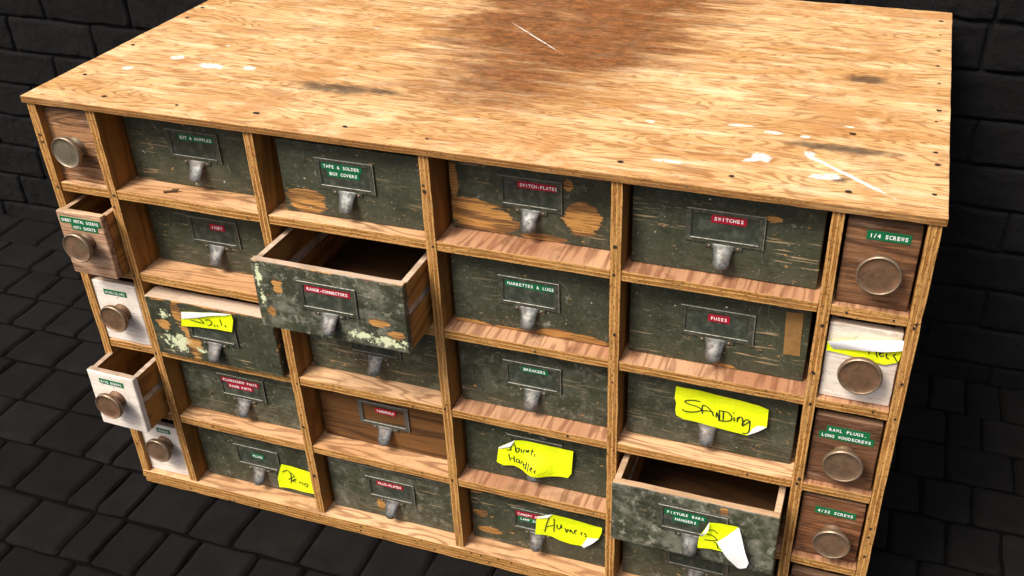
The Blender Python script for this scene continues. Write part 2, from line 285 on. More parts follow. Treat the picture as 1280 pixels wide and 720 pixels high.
W_TOP = top_mat()
E_H = ply_edge_mat('plywood_edge_across', 'z', 'x', .0145)
E_V = ply_edge_mat('plywood_edge_upright', 'x', 'z', .0145)
E_T = ply_edge_mat('plywood_edge_top', 'z', 'x', .0106, light=(.37, .185, .055), end=(.19, .08, .021))
W_DIV = wood_mat('divider_face_plywood', 'z', (.37, .17, .036), (.27, .115, .021), (.10, .036, .007), ring=60., ringamt=.5, fibamt=.7, grime=.4)
W_SHP = wood_mat('pale_shelf_plywood', 'x', (.72, .455, .25), (.54, .295, .135), (.20, .082, .028), ring=90., low=(2.2, 16.), ringamt=.65, fibamt=.6, grime=.45)
W_SHR = wood_mat('reddish_shelf_plywood', 'y', (.55, .325, .18), (.38, .18, .09), (.17, .058, .024), ring=60., low=(2., 20.), ringamt=.6, fibre=(7., 210.), fibamt=.75, grime=.4)
W_BOX = wood_mat('drawer_box_wood', 'y', (.43, .20, .045), (.31, .135, .027), (.11, .038, .008), ring=70., ringamt=.65, grime=.5)
W_IN = wood_mat('shaded_drawer_inside_wood', 'x', (.085, .04, .014), (.055, .025, .009), (.02, .009, .004), ring=70., ringamt=.5, grime=.5)  # wood colour darkened to stand in for the shade inside the drawers
W_RIM = wood_mat('worn_rim_wood', 'x', (.62, .49, .37), (.50, .37, .26), (.20, .14, .09), ring=60., ringamt=.45, fibamt=.6, grime=.6, grime_col=(.12, .10, .08))
W_RIMB = wood_mat('worn_rim_brown', 'x', (.60, .42, .26), (.48, .31, .18), (.20, .11, .06), ring=60., ringamt=.45, fibamt=.6, grime=.4)
W_STRIP = wood_mat('stripped_brown_wood', 'x', (.155, .070, .020), (.105, .045, .013), (.035, .014, .005), ring=55., low=(1.5, 22.), ringamt=.8, fibamt=.85, bump=.9, grime=.5)
PAINTW = flat_mat('dried_white_paint', (.82, .80, .77), .55, var=.25, scale=90, dark=(.62, .55, .45))
HOLE = flat_mat('dark_nail_hole', (.03, .018, .012), .8, var=.4, scale=300)
BLACKV = flat_mat('dark_plywood', (.10, .055, .022), .8, var=.5, scale=30)  # dark brown plywood for the back panel and the wood chip

def paint_mat(name, seed, w, h, chips=(), flakes=(), dust=.2, wear=.35, crack=.5, topwear=0.):
    """old green paint on a wooden front: cracks along the grain, bare chips, rubbed rim"""
    M = Mat(name, .5, spec=.42); o = M.raw(); v = M.vadd(o, (seed*1.37, seed*.61, seed*2.11))
    x, y, z = M.sep(o)
    n1 = M.noise(v, 14, 5, .65); n2 = M.noise(v, 75, 4, .7)
    c = M.mix(M.ss(n1, .3, .7), (.026, .031, .0165), (.046, .051, .029))
    # rubbed and dusty areas
    sm = M.noise(M.mul(v, (1, 1, 1.3)), 26, 6, .72)
    c = M.mix(M.math('MULTIPLY', M.ss(sm, .43, .64), dust), c, (.17, .168, .128))
    sc2 = M.noise(M.vadd(v, (2.2, 3.1, 4.7)), 60, 6, .78, .4)
    c = M.mix(M.math('MULTIPLY', M.ss(sc2, .52, .66), min(1, dust*1.25)), c, (.27, .265, .205))
    sc3 = M.noise(M.vadd(v, (7.2, 1.1, 2.7)), 38, 6, .8, .3)
    c = M.mix(M.math('MULTIPLY', M.ss(sc3, .54, .66), .55), c, (.015, .017, .010))
    hz = M.noise(M.mul(v, (30, 60, 520)), 1.0, 3, .65); c = M.mix(M.math('MULTIPLY', M.ss(hz, .54, .68), .40), c, (.088, .088, .056))
    mt = M.noise(v, 260, 3, .7); c = M.mix(M.math('MULTIPLY', M.ss(mt, .57, .70), .5), c, (.17, .165, .12))
    mk = M.noise(M.mul(v, (40, 60, 90)), 1.0, 4, .7); c = M.mix(M.math('MULTIPLY', M.ss(mk, .55, .70), .6), c, (.014, .016, .010))
    # cracks along the grain
    cr = M.noise(M.mul(v, (15, 60, 330)), 1.0, 3, .6); cg = M.noise(M.mul(v, (7, 10, 18)), 1.0, 3, .6)
    crm = M.math('MULTIPLY', M.ss(cr, .60, .66), M.ss(cg, .48, .58))
    c = M.mix(M.math('MULTIPLY', crm, crack), c, (.42, .30, .16))
    ch2 = M.noise(M.mul(v, (55, 60, 120)), 1.0, 4, .7); c = M.mix(M.math('MULTIPLY', M.ss(ch2, .665, .69), min(1, wear*2.4)), c, (.46, .25, .08))
    dk = M.noise(M.mul(v, (12, 60, 420)), 1.0, 2, .6)
    c = M.mix(M.math('MULTIPLY', M.ss(dk, .60, .72), .55), c, (.018, .022, .016))
    # fine scratches running any way
    sv = M.noise(v, 7, 2, .5, 1.2); scr = M.math('ABSOLUTE', M.math('SUBTRACT', M.math('FRACT', M.math('MULTIPLY', sv, 9)), .5))
    c = M.mix(M.math('MULTIPLY', M.math('MULTIPLY', M.ss(scr, .03, .0), M.ss(n2, .52, .62)), .55), c, (.30, .31, .27))
    # bare wood
    bw, bh, _ = wood_nodes(M, v, 'x', (.50, .255, .065), (.37, .175, .042), (.10, .045, .014), ring=42., low=(2., 26.), ringamt=.85, fibre=(20, 300.), fibamt=.6)
    rag = M.noise(M.mul(v, (.45, 1, 2.6)), 42, 6, .75)
    rg2 = M.noise(M.mul(v, (60, 60, 210)), 1.0, 4, .75); rag = M.math('MULTIPLY_ADD', M.math('SUBTRACT', rg2, .5), .42, rag)
    stri = M.math('SINE', M.math('ADD', M.math('MULTIPLY', z, 1500.), M.math('MULTIPLY', M.noise(M.mul(v, (9, 9, 60)), 1.0, 3, .6), 22.)))
    bw = M.mix(M.math('MULTIPLY', M.math('MULTIPLY', M.ss(stri, .35, .95), M.ss(M.noise(M.mul(v, (25, 20, 90)), 1.0, 2, .6), .38, .6)), .85), bw, (.05, .022, .008))
    ex = M.math('SUBTRACT', w/2, M.math('ABSOLUTE', x)); ez = M.math('MINIMUM', z, M.math('SUBTRACT', h+topwear, z))
    edge = M.math('MINIMUM', ex, ez)
    em = M.math('SUBTRACT', M.math('MULTIPLY', rag, .030*wear/.35), M.math('ADD', edge, .0168))
    m = M.ss(em, -.0006, .0012)
    for (cx, cz, rx, rz) in chips:
        m = M.mx(m, M.ss(M.ellipse(o, (cx, 0, cz), (rx, 9, rz), rag, 1.3 if rx > .016 else 2.3), -.02, .07))
    fl = M.noise(v, 120, 3, .75)
    m = M.mx(m, M.math('MULTIPLY', M.ss(fl, .715, .735), M.ss(n1, .50, .60)))
    c = M.mix(M.math('MULTIPLY', M.math('MULTIPLY', m, M.math('SUBTRACT', 1.0, m)), 2.6), M.mix(m, c, bw), (.012, .011, .008))
    # old pale undercoat in flakes
    for (cx, cz, rx, rz) in flakes:
        e = M.ellipse(o, (cx, 0, cz), (rx, 9, rz), rag, .8)
        spk = M.noise(v, 125, 5, .75)
        e = M.ss(M.math('ADD', M.math('MULTIPLY', e, .26), M.math('SUBTRACT', spk, .60)), .0, .05)
        c = M.mix(e, c, (.62, .66, .42))
    # white paint specks
    wsp = M.noise(M.vadd(v, (5.5, 5.5, 5.5)), 150, 2, .6); c = M.mix(M.ss(wsp, .745, .765), c, (.66, .64, .58))
    M.color(c)
    M.rough(M.math('ADD', .46, M.math('MULTIPLY', M.math('ADD', m, M.math('MULTIPLY', n2, .3)), .3)))
    M.bump(M.math('SUBTRACT', M.math('MULTIPLY', n2, .35), M.math('ADD', M.math('MULTIPLY', m, .5), M.math('MULTIPLY', crm, .4))), .6, .0007)
    return M.m

def whitewood_mat(name, seed, woody):
    M = Mat(name, .62, spec=.3); v = M.vadd(M.raw(), (seed, seed*.7, seed*1.3))
    bw, bh, _ = wood_nodes(M, v, 'x', (.68, .60, .50), (.55, .46, .36), (.26, .19, .13), ring=35., low=(1.2, 20.), ringamt=.5, fibamt=.5)
    n = M.noise(v, 30, 5, .65); f = M.noise(M.mul(v, (18, 60, 260)), 1.0, 3, .6)
    m = M.ss(M.math('ADD', M.math('MULTIPLY', n, .6), M.math('MULTIPLY', f, .4)), .36-woody*.0, .62)
    c = M.mix(M.math('MULTIPLY', m, woody), (.80, .735, .655), bw)
    st = M.noise(v, 48, 4, .7); c = M.mix(M.math('MULTIPLY', M.ss(st, .54, .70), .5), c, (.52, .35, .22))
    gr = M.noise(M.mul(v, (20, 40, 330)), 1.0, 3, .65); c = M.mix(M.math('MULTIPLY', M.ss(gr, .52, .70), .30+.3*woody), c, (.36, .28, .20))
    sp = M.noise(v, 150, 2, .5); c = M.mix(M.ss(sp, .72, .76), c, (.16, .13, .11))
    M.color(c); M.bump(M.math('ADD', f, n), .4, .0006)
    return M.m

def brownwood_mat(name, seed, light, mid, dark, ring=60., white=.2):
    M = Mat(name, .58, spec=.35); v = M.vadd(M.raw(), (seed, seed*.7, seed*1.3))
    c, h, br = wood_nodes(M, v, 'x', light, mid, dark, ring=ring, low=(3., 17.), ringamt=.75, fibre=(14, 300), fibamt=.7, tone=(8, 25))
    hz = M.noise(M.mul(v, (16, 50, 430)), 1.0, 3, .7); c = M.mix(M.math('MULTIPLY', M.ss(hz, .50, .68), .6), c, tuple(min(1, a*1.9) for a in light)); c = M.mix(M.math('MULTIPLY', M.ss(hz, .48, .32), .7), c, dark)
    n = M.noise(M.mul(v, (18, 40, 130)), 1.0, 4, .65)
    c = M.mix(M.math('MULTIPLY', M.ss(n, .55, .72), white), c, (.56, .42, .31))
    g = M.noise(v, 35, 5, .65); c = M.mix(M.math('MULTIPLY', M.ss(g, .52, .7), .45), c, (.04, .02, .01))
    M.color(c); M.bump(h, .7, .0008)
    return M.m

def metal_mat(name, base, dark, rough=.42, metal=.75, rust=.0, spot=.4, scale=120):
    M = Mat(name, rough, metal, .5); v = M.obj()
    n = M.noise(v, scale, 5, .7); n2 = M.noise(v, scale*.3, 4, .65)
    c = M.mix(M.math('MULTIPLY', M.ss(n, .42, .68), spot), base, dark)
    if rust: c = M.mix(M.math('MULTIPLY', M.ss(n2, .42, .66), rust), c, (.30, .15, .085))
    M.color(c); M.rough(M.math('ADD', rough-.1, M.math('MULTIPLY', n, .35))); M.bump(n, .35, .0004)
    return M.m

ZINC = metal_mat('dull_zinc_pull', (.165, .168, .158), (.032, .033, .028), .42, .6, rust=.14, spot=.85, scale=140)
HOLD = metal_mat('painted_label_frame', (.062, .067, .046), (.19, .18, .135), .40, .4, spot=.55, scale=170)
LIP = metal_mat('rubbed_frame_lip', (.27, .27, .23), (.07, .075, .055), .4, .5, spot=.75, scale=200)
HOLDB = metal_mat('bare_label_frame', (.13, .13, .115), (.06, .06, .05), .45, .5, spot=.5)
KNOB = metal_mat('tarnished_knob', (.20, .12, .066), (.085, .045, .024), .46, .5, rust=.55, spot=.7, scale=210)
KNOBN = metal_mat('nickel_knob', (.33, .285, .20), (.16, .125, .08), .36, .7, spot=.6, scale=90)
KNOBG = metal_mat('greyed_knob', (.215, .145, .088), (.09, .055, .032), .46, .5, rust=.45, spot=.7, scale=130)
RIMB = metal_mat('rubbed_knob_rim', (.34, .26, .18), (.15, .10, .06), .36, .7, rust=.2, spot=.6, scale=180)
SCREW = metal_mat('small_screw', (.30, .22, .15), (.10, .07, .04), .5, .7)
CARD = flat_mat('smudged_label_card', (.034, .040, .029), .38, var=.7, scale=95, dark=(.105, .11, .085))
RED = flat_mat('red_embossing_tape', (.36, .012, .030), .35, var=.25, scale=160, dark=(.20, .008, .018))
GREEN = flat_mat('green_embossing_tape', (.008, .135, .048), .35, var=.3, scale=160, dark=(.004, .07, .025))
TXT = flat_mat('white_lettering', (.86, .86, .84), .6)
M = Mat('fluorescent_yellow_sheet', .62, spec=.2); v = M.obj(); n = M.noise(v, 30, 4, .65); g = M.noise(v, 160, 4, .7)
M.color(M.mix(M.math('MULTIPLY', M.ss(g, .58, .74), .25), M.mix(M.ss(n, .35, .65), (.70, .84, .004), (.78, .88, .010)), (.52, .55, .08))); M.bump(M.math('ADD', M.noise(v, 55, 5, .7), M.math('MULTIPLY', n, 2)), .45, .003)
YEL = M.m
PAPW = flat_mat('white_paper_back_and_highlight', (.88, .88, .87), .65, spec=.2)
INK = flat_mat('black_marker_ink', (.012, .014, .012), .5)
MASK = flat_mat('old_masking_tape', (.27, .145, .045), .6, var=.5, scale=80)

# ------------------------------------------------------------------ the cabinet
XS = [.1111, .3668, .6239, .8788, 1.1384]
ZS = [.6186, .4848, .3417, .1969, .0560, -.0877]
T = .0145; TOPZ = .6290; D = .7326; X0, X1 = .0036, 1.2498
cab = empty('drawer_cabinet', 'large weathered plywood cabinet of thirty open pigeonholes standing on black paving', 'cabinet', (0, 0, 0))
def part(name, bm, mats, c, **k):
    for v in bm.verts: v.co -= Vector(c)
    return link(name, bm, mats, cab, (c[0], c[1], c[2]+ZO), **k)

# top
bm = bmesh.new()
board(bm, (-.0005, -.0035, ZS[0]+.0002), (1.2535, D, TOPZ), bev=.0012, step=.022, amp=.0007, freq=45, front=1, other=1, seed=4)
zt = TOPZ + .0011
random.seed(3)
holes = [(1.1363, .1925, .0035), (.362, .0356, .0036), (.8743, .0304, .0036), (1.2395, .1298, .003), (.0158, .415, .003), (.023, .36, .003), (.035, .09, .003), (.02, .22, .0028)]
holes += [(1.2385-.004*random.random(), y, .0014+.002*random.random()) for y in (.05, .165, .262, .30, .40, .47, .535, .61, .68)]
holes += [(x, .022+.01*random.random(), .002+.0015*random.random()) for x in (.12, .24, .5, .62, 1.01, 1.145)]
for x, y, r in holes: patch(bm, blob(x, y, r*1.25, r*.9, 12, .3), z=zt, mi=2)
part('top_panel', bm, [W_TOP, E_T, HOLE], (.6265, .37, .6238))

def nails(bm, pts, y):
    for x, z, r in pts: patch(bm, blob(x, z, r, r*1.25, 9, .35), y=y, mi=2)
random.seed(11)
# the two outer sides and five dividers stand full height
for nm, a, b in [('side_panel', X0, X0+T), ('side_panel', X1-T, X1)]:
    bm = bmesh.new(); board(bm, (a, 0, ZS[5]-.001), (b, D-.004, ZS[0]), bev=.0009, step=.025, amp=.0011, freq=60, front=1)
    nails(bm, [((a+b)/2+random.uniform(-.003, .003), z+random.uniform(-.006, .006), .0013+.0012*random.random()) for z in ZS[1:5] if random.random() < .6]+[((a+b)/2, random.uniform(-.05, .58), .0018) for _ in range(5)], -.0008)
    part(nm, bm, [W_DIV, E_V, HOLE], ((a+b)/2, .36, .27))
for x in XS:
    bm = bmesh.new(); board(bm, (x-T/2, .0012, ZS[5]), (x+T/2, D-.02, ZS[0]), bev=.0009, step=.025, amp=.0011, freq=60, front=1)
    nails(bm, [(x+random.uniform(-.003, .003), z+random.uniform(-.008, .008), .0012+.001*random.random()) for z in ZS[1:5] if random.random() < .6]+[(x+random.uniform(-.003, .003), random.uniform(-.07, .6), .0012+.0014*random.random()) for _ in range(3)], .0004)
    part('divider', bm, [W_DIV, E_V, HOLE], (x, .36, .27))
# shelves between the dividers, one to a pigeonhole
BX = [X0+T/2] + XS + [X1-T/2]
for c in range(6):
    for r in range(1, 5):
        a = BX[c]+T/2+.0002; b = BX[c+1]-T/2-.0002; z = ZS[r]
        bm = bmesh.new()
        red = (c in (3, 4) and not (c == 4 and r >= 3)) or c == 5
        board(bm, (a, .0025, z-T/2), (b, D-.02, z+T/2), bev=.0009, step=.025, amp=.0011, freq=60, front=1)
        nails(bm, [(random.uniform(a+.01, b-.01), z+random.uniform(-.004, .004), random.uniform(.0009, .0018)) for _ in range(random.choice((0, 1, 1, 2)))], .0015)
        part('shelf', bm, [W_SHR if red else W_SHP, E_H, HOLE], ((a+b)/2, .36, z))
bm = bmesh.new(); board(bm, (X0, -.0015, -.1022), (X1, D-.004, ZS[5]-.0012), bev=.0009, step=.025, amp=.0011, freq=60, front=1)
nails(bm, [(random.uniform(.05, 1.2), -.094+random.uniform(-.003, .003), .0016) for _ in range(12)], -.0022)
part('base_panel', bm, [W_SHP, E_H, HOLE], (.6267, .36, -.0949))
bm = bmesh.new(); board(bm, (X0+.001, .0005, -.1164), (X1-.001, .06, -.1026), bev=.0009, step=.025, amp=.0011, freq=60, front=1)
nails(bm, [(random.uniform(.05, 1.2), -.110+random.uniform(-.003, .003), .0016) for _ in range(12)], -.0004)
part('base_rail', bm, [W_SHP, E_H, HOLE], (.6267, .03, -.1095))
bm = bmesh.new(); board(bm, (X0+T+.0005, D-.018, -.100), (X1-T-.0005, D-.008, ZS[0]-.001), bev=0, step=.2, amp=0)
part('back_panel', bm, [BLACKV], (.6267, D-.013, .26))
bm = bmesh.new(); board(bm, (X0+.001, D-.06, -.1164), (X1-.001, D-.008, -.1026), bev=.0009, step=.05, amp=.0005)
part('base_rail', bm, [W_SHP], (.6267, D-.034, -.1095))

# ------------------------------------------------------------------ lettering
_gl = {}
def glyph(ch):
    if ch not in _gl:
        cu = bpy.data.curves.new('g', 'FONT'); cu.body = ch; cu.size = 1.0; cu.offset = .022; cu.resolution_u = 3
        o = bpy.data.objects.new('g', cu); COL.objects.link(o)
        me = bpy.data.meshes.new_from_object(o.evaluated_get(bpy.context.evaluated_depsgraph_get()))
        COL.objects.unlink(o); bpy.data.objects.remove(o); bpy.data.curves.remove(cu)
        vs = [(v.co.x, v.co.y) for v in me.vertices]; fs = [list(p.vertices) for p in me.polygons]
        bpy.data.meshes.remove(me)
        xs = [v[0] for v in vs] or [0]; _gl[ch] = (vs, fs, (min(xs)+max(xs))/2, max(xs)-min(xs))
    return _gl[ch]

def tape(parent, text, col, x, z, pitch=.0041, cap=.0047, h=.0098, y=-.0012, tilt=0., cut=None):
    """an embossed tape centred at x, z on a front; letters sit on it evenly spaced"""
    n = len(text); wd = n*pitch+.006
    bm = bmesh.new(); board(bm, (-wd/2, -.0003, -h/2), (wd/2, .0003, h/2), bev=0, step=.02, amp=.0002, freq=60)
    t = link('label_tape', bm, RED if col == 'r' else GREEN, parent, (x, y, z), label=('red' if col == 'r' else 'green')+' embossed tape'+('' if text[:5] in ('MARRE', 'WIREM', 'RAWL ') else ' reading '+text))
    t.rotation_euler = (0, tilt, 0)
    bm = bmesh.new()
    for i, ch in enumerate(text):
        if ch == ' ': continue
        vs, fs, mid, gw = glyph(ch); s = cap/.72
        sx = s*min(1.0, (pitch*.86)/(max(gw, .01)*s))
        if ch in 'I1!,.-': sx = s
        cx = (i-(n-1)/2)*pitch
        b = [bm.verts.new((cx+(a-mid)*sx, 0, c*s-cap/2)) for a, c in vs]
        for f in fs:
            try: bm.faces.new([b[k] for k in f])
            except ValueError: pass
    bm.normal_update()
    for f in bm.faces:
        if f.normal.y > 0: f.normal_flip()
    link('lettering', bm, TXT, t, (0, -.0007, 0))
    return t

def spline(pts, n=6):
    if len(pts) < 3: 
        a, b = pts[0], pts[-1]; return [(a[0]+(b[0]-a[0])*k/6, a[1]+(b[1]-a[1])*k/6) for k in range(7)]
    P = [pts[0]]+list(pts)+[pts[-1]]; out = []
    for i in range(1, len(P)-2):
        p0, p1, p2, p3 = P[i-1:i+3]
        for k in range(n):
            t = k/n
            out.append(tuple(.5*((2*p1[j])+(-p0[j]+p2[j])*t+(2*p0[j]-5*p1[j]+4*p2[j]-p3[j])*t*t+(-p0[j]+3*p1[j]-3*p2[j]+p3[j])*t**3) for j in (0, 1)))
    out.append(pts[-1]); return out

def paper_note(parent, key, lift=.0045, label=None):
    d = NOTES[key]; s = sum(map(ord, key))*.37
    xs = [p[0] for p in d['out']]; zs_ = [p[1] for p in d['out']]
    xa, xb, za, zb = min(xs), max(xs), min(zs_), max(zs_)
    def L(x, z):
        u = (x-xa)/(xb-xa); w = (z-za)/(zb-za)
        return lift + .0022*mnoise.noise(Vector((x*28+s, z*28, s))) + .0035*abs(u-.5)**2*2 + .0025*(w-.5)**2 + (.0165*math.exp(-((x-.001)/.022)**2)*min(1, max(0, (.068-z)/.026)) if key == 'c3r4' else 0)
    def sheet(bm, poly, extra, mi, curl=0.):
        t = bmesh.new(); f = t.faces.new([t.verts.new((p[0], 0, p[1])) for p in poly])
        bmesh.ops.triangulate(t, faces=[f])
        for _ in range(4):
            es = [e for e in t.edges if e.calc_length() > .008]
            if es: bmesh.ops.subdivide_edges(t, edges=es, cuts=1); bmesh.ops.triangulate(t, faces=t.faces)
        px = [p[0] for p in poly]; pz = [p[1] for p in poly]
        for v in t.verts:
            e = extra
            if curl:
                w = (v.co.z-min(pz))/(max(pz)-min(pz)+1e-6); e += curl*math.sin(math.pi*min(max(w, 0), 1))
            v.co.y = -(L(v.co.x, v.co.z)+e)
        t.normal_update()
        for f in t.faces:
            f.material_index = mi
            if f.normal.y > 0: f.normal_flip()
        me = bpy.data.meshes.new('t'); t.to_mesh(me); t.free(); bm.from_mesh(me); bpy.data.meshes.remove(me)
    bm = bmesh.new(); sheet(bm, d['out'], 0, 0)
    for wpoly in d['white']: sheet(bm, wpoly, .0012, 1, curl=.006 if key in ('R2', 'c4r4') else .0015)  # the torn note's strip is a painted highlight on bent paper, others white backs
    nt = link('paper_note', bm, [YEL, PAPW], parent, smooth=True, label=label)
    bm = bmesh.new()
    for st in d['ink']:
        p = spline(st); w = .00082 if key == 'c4r3' else .00072
        prev = None
        for i, (x, z) in enumerate(p):
            a = p[max(i-1, 0)]; b = p[min(i+1, len(p)-1)]
            q = Vector((b[0]-a[0], b[1]-a[1])); q = q.normalized() if q.length > 1e-9 else Vector((1, 0))
            yy = -(L(x, z)+.0011)
            cur = (bm.verts.new((x-q.y*w, yy, z+q.x*w)), bm.verts.new((x+q.y*w, yy, z-q.x*w)))
            if prev: bm.faces.new((prev[0], prev[1], cur[1], cur[0]))
            prev = cur
    bm.normal_update()
    for f in bm.faces:
        if f.normal.y > 0: f.normal_flip()
    link('handwriting', bm, INK, nt)
    return nt

# ------------------------------------------------------------------ drawers
def drawer_box(root, w, h, y1=.34, rim=None, slot=True, fth=.012):
    rim = rim or W_RIM; th = .0095; hh = h-.003
    for s in (-1, 1):
        a, b = (-w/2+.0006, -w/2+th) if s < 0 else (w/2-th, w/2-.0006)
        bm = bmesh.new()
        if slot:      # a runner groove is let into the outside of each side
            g0, g1 = h*.46, h*.60
            board(bm, (a, fth+.0002, 0.0005), (b, y1, g0), bev=.0008, amp=.0004, top=0)
            board(bm, (a, fth+.0002, g1), (b, y1, hh), bev=.0008, amp=.0004, top=1)
            ia, ib = (a+.004, b-.0005) if s < 0 else (a+.0005, b-.004)
            board(bm, (ia, fth+.0004, g0-.001), (ib, y1-.0004, g1+.001), bev=0, amp=0, front=2, top=2, other=2)
        else: board(bm, (a, fth+.0002, .0005), (b, y1, hh), bev=.0008, amp=.0004, top=1)
        link('side_panel', bm, [W_BOX, rim, W_RIM], root)
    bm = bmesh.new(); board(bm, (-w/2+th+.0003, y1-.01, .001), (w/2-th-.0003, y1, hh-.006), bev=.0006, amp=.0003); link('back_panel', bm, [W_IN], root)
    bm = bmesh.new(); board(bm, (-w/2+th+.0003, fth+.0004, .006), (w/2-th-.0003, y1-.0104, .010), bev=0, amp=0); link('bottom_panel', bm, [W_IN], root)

def holder(root, wd, z0, z1, mat, x=0.):
    y0, y1 = -.0022, .0004
    bm = bmesh.new(); lr, tp, bt = .0075, .006, .0062
    for lo, hi in [((-wd/2, y0, z0), (-wd/2+lr, y1, z1)), ((wd/2-lr, y0, z0), (wd/2, y1, z1)),
                   ((-wd/2+lr, y0+.0001, z1-tp), (wd/2-lr, y1, z1)), ((-wd/2+lr, y0+.0001, z0), (wd/2-lr, y1, z0+bt))]:
        board(bm, lo, hi, bev=.0006, seg=2, step=.02, amp=.0002)
    # raised inner lip all round the window
    for lo, hi in [((-wd/2+lr-.001, y0-.0010, z0+bt-.0012), (wd/2-lr+.001, y0+.0003, z0+bt+.0002)), ((-wd/2+.0002, y0-.0008, z1-.0012), (wd/2-.0002, y0+.0003, z1+.0002)), ((wd/2-.0012, y0-.0008, z0), (wd/2+.0002, y0+.0003, z1-.0013))]:
        board(bm, lo, hi, bev=.0003, seg=1, step=.02, amp=.0002, front=1, top=1, bottom=1, other=1)
    # ears that take the screws either side of the pull
    for s in (-1, 1): board(bm, (s*.0165-.0065, y0+.0002, z0-.006), (s*.0165+.0065, y1, z0-.0001), bev=.0006, step=.02, amp=.0003)
    hd = link('label_holder', bm, [mat, LIP], root, (x, 0, 0))
    for s in (-1, 1):
        bm = bmesh.new(); lathe(bm, [(0, -.0011), (.0013, -.0010), (.0019, -.0003), (.0019, .0004)], 14)
        link('screw', bm, SCREW, hd, (s*.0178, y0, z0-.003), smooth=True)
    return hd

def pull(root, zt, x=0., k=1.0):
    """the curled finger tongue below a label frame"""
    prof = [(-.0010, .0030, .0175), (-.0024, .0014, .0158), (-.0034, -.0008, .0142), (-.0060, -.0045, .0124), (-.0096, -.0085, .0114), (-.0130, -.0130, .0109), (-.0156, -.0172, .0107), (-.0172, -.0212, .0104), (-.0176, -.0238, .0098), (-.0168, -.0250, .0088)]
    bm = bmesh.new(); rows = []; n = 9
    for y, z, hw in prof:
        rows.append([bm.verts.new((hw*u, y*k+.0052*(abs(u)**3)*min(1, -y/.010), z+.0012*u*u*min(1, -y/.012))) for u in [-1+2*i/(n-1) for i in range(n)]])
    for a, b in zip(rows, rows[1:]):
        for i in range(n-1): bm.faces.new((a[i], b[i], b[i+1], a[i+1]))
    jit(bm, bm.verts, .00025, 150, random.random()*50)
    bm.normal_update()
    o = link('finger_pull', bm, ZINC, root, (x, 0, zt), smooth=True)
    m = o.modifiers.new('thick', 'SOLIDIFY'); m.thickness = .0013; m.offset = 0
    m = o.modifiers.new('round', 'SUBSURF'); m.levels = 1; m.render_levels = 1
    return o

def knob(root, x, z, mat, r=.0245):
    prof = [(.0155, .0015), (.0150, -.0022), (.0120, -.0060), (.0112, -.0100), (.0135, -.0136), (r*.82, -.0158), (r*.97, -.0172), (r, -.0195), (r*.995, -.0222), (r*.965, -.0243), (r*.92, -.0246), (r*.89, -.0238), (r*.87, -.0233), (r*.6, -.0237), (r*.3, -.0240), (0, -.0241)]
    bm = bmesh.new(); lathe(bm, prof, 48, hot=(8, 9, 10)); jit(bm, bm.verts, .0003, 60, random.random()*50)
    return link('knob', bm, [mat, RIMB], root, (x, 0, z), smooth=True)

GR = 'drawers in the plywood cabinet'
def cellx(c): return (BX[c]+BX[c+1])/2
def cellz(r): return (ZS[r]+T/2 if r < 5 else ZS[5]-.0010)
CEN = {0: .05905, 1: .23895, 2: .49535, 3: .75135, 4: 1.0086, 5: 1.1907}

def front(root, w, h, mats, th=.012, bev=.0022, nail=(), amp=.0006, seed=None):
    bm = bmesh.new(); board(bm, (-w/2, 0, 0.0004), (w/2, th, h), bev=bev, seg=3, step=.02, amp=amp, freq=40, top=1, seed=seed)
    for x, z, r in nail: patch(bm, blob(x, z, r, r, 9, .3), y=-.0008, mi=2)
    return link('front_panel', bm, mats, root)

NC = 0
def wide(c, r, y, label, tapes=(), w=None, h=.110, hw=.088, dust=.22, wear=.3, crack=.5, bare=False, card=True, dx=0., rim=None, rot=(0, 0, 0), tw=0., noframe=False, note=None, notelabel=None, th=.012):
    global NC; NC += 1
    key = 'c%dr%d' % (c, r); w = w or (.233 if c == 4 else .2275)
    root = empty('drawer', label, 'drawer', (CEN[c]+dx, y, cellz(r)+ZO+.0006), GR, rot)
    if bare: pm = W_STRIP
    else: pm = paint_mat('green_paint_%d' % NC, NC*3.7, w, h, CHIPS.get(key, ()), FLAKES.get(key, ()), dust, wear, crack, tw)
    front(root, w, h, [pm, rim or pm, HOLE], th=th, seed=NC*1.9)
    drawer_box(root, w, h, rim=rim, fth=th)
    hx = -dx
    if not noframe:
        if card:
            bm = bmesh.new(); board(bm, (-hw/2+.007, -.0007, .0505), (hw/2-.007, .0003, .0858), bev=0, amp=.0002, step=.02)
            link('label_card', bm, CARD, root, (hx, 0, 0))
        holder(root, hw, .045, .091, HOLDB if bare else HOLD, hx)
    pull(root, .0425, hx)
    for (t, col, x, z, *rest) in tapes: tape(root, t, col, hx+x, z, **(rest[0] if rest else {}))
    if note: paper_note(root, key, label=notelabel)
    return root

random.seed(21)
wide(1, 1, .046, 'dark green drawer labelled EXT & NIPPLES in green, set back in its pigeonhole', [('EXT & NIPPLES', 'g', .007, .0800)], dust=.10)
wide(1, 2, .048, 'dark green drawer with a short red IVORY tape, set far back', [('IVORY', 'r', .008, .0770, dict(pitch=.0040))], dust=.10, crack=.6)
wide(1, 3, -.006, 'green drawer with flaking pale paint at its left corner and a torn yellow note', [('OUTLETS', 'r', .008, .0775)], h=.111, th=.030, dust=.12, wear=.36, crack=.7, rim=W_RIM, tw=-.004, rot=(R(1.0), 0, 0), note=1, notelabel='torn yellow note with a painted white highlight on its bent edge and scrawled writing')
wide(1, 4, .030, 'dark green drawer with two red tapes, the upper reading FLUORESCENT PARTS', [('FLUORESCENT PARTS', 'r', -.001, .0800, dict(pitch=.0038)), ('RANGE PARTS', 'r', -.002, .0690, dict(pitch=.0038))], dust=.30)
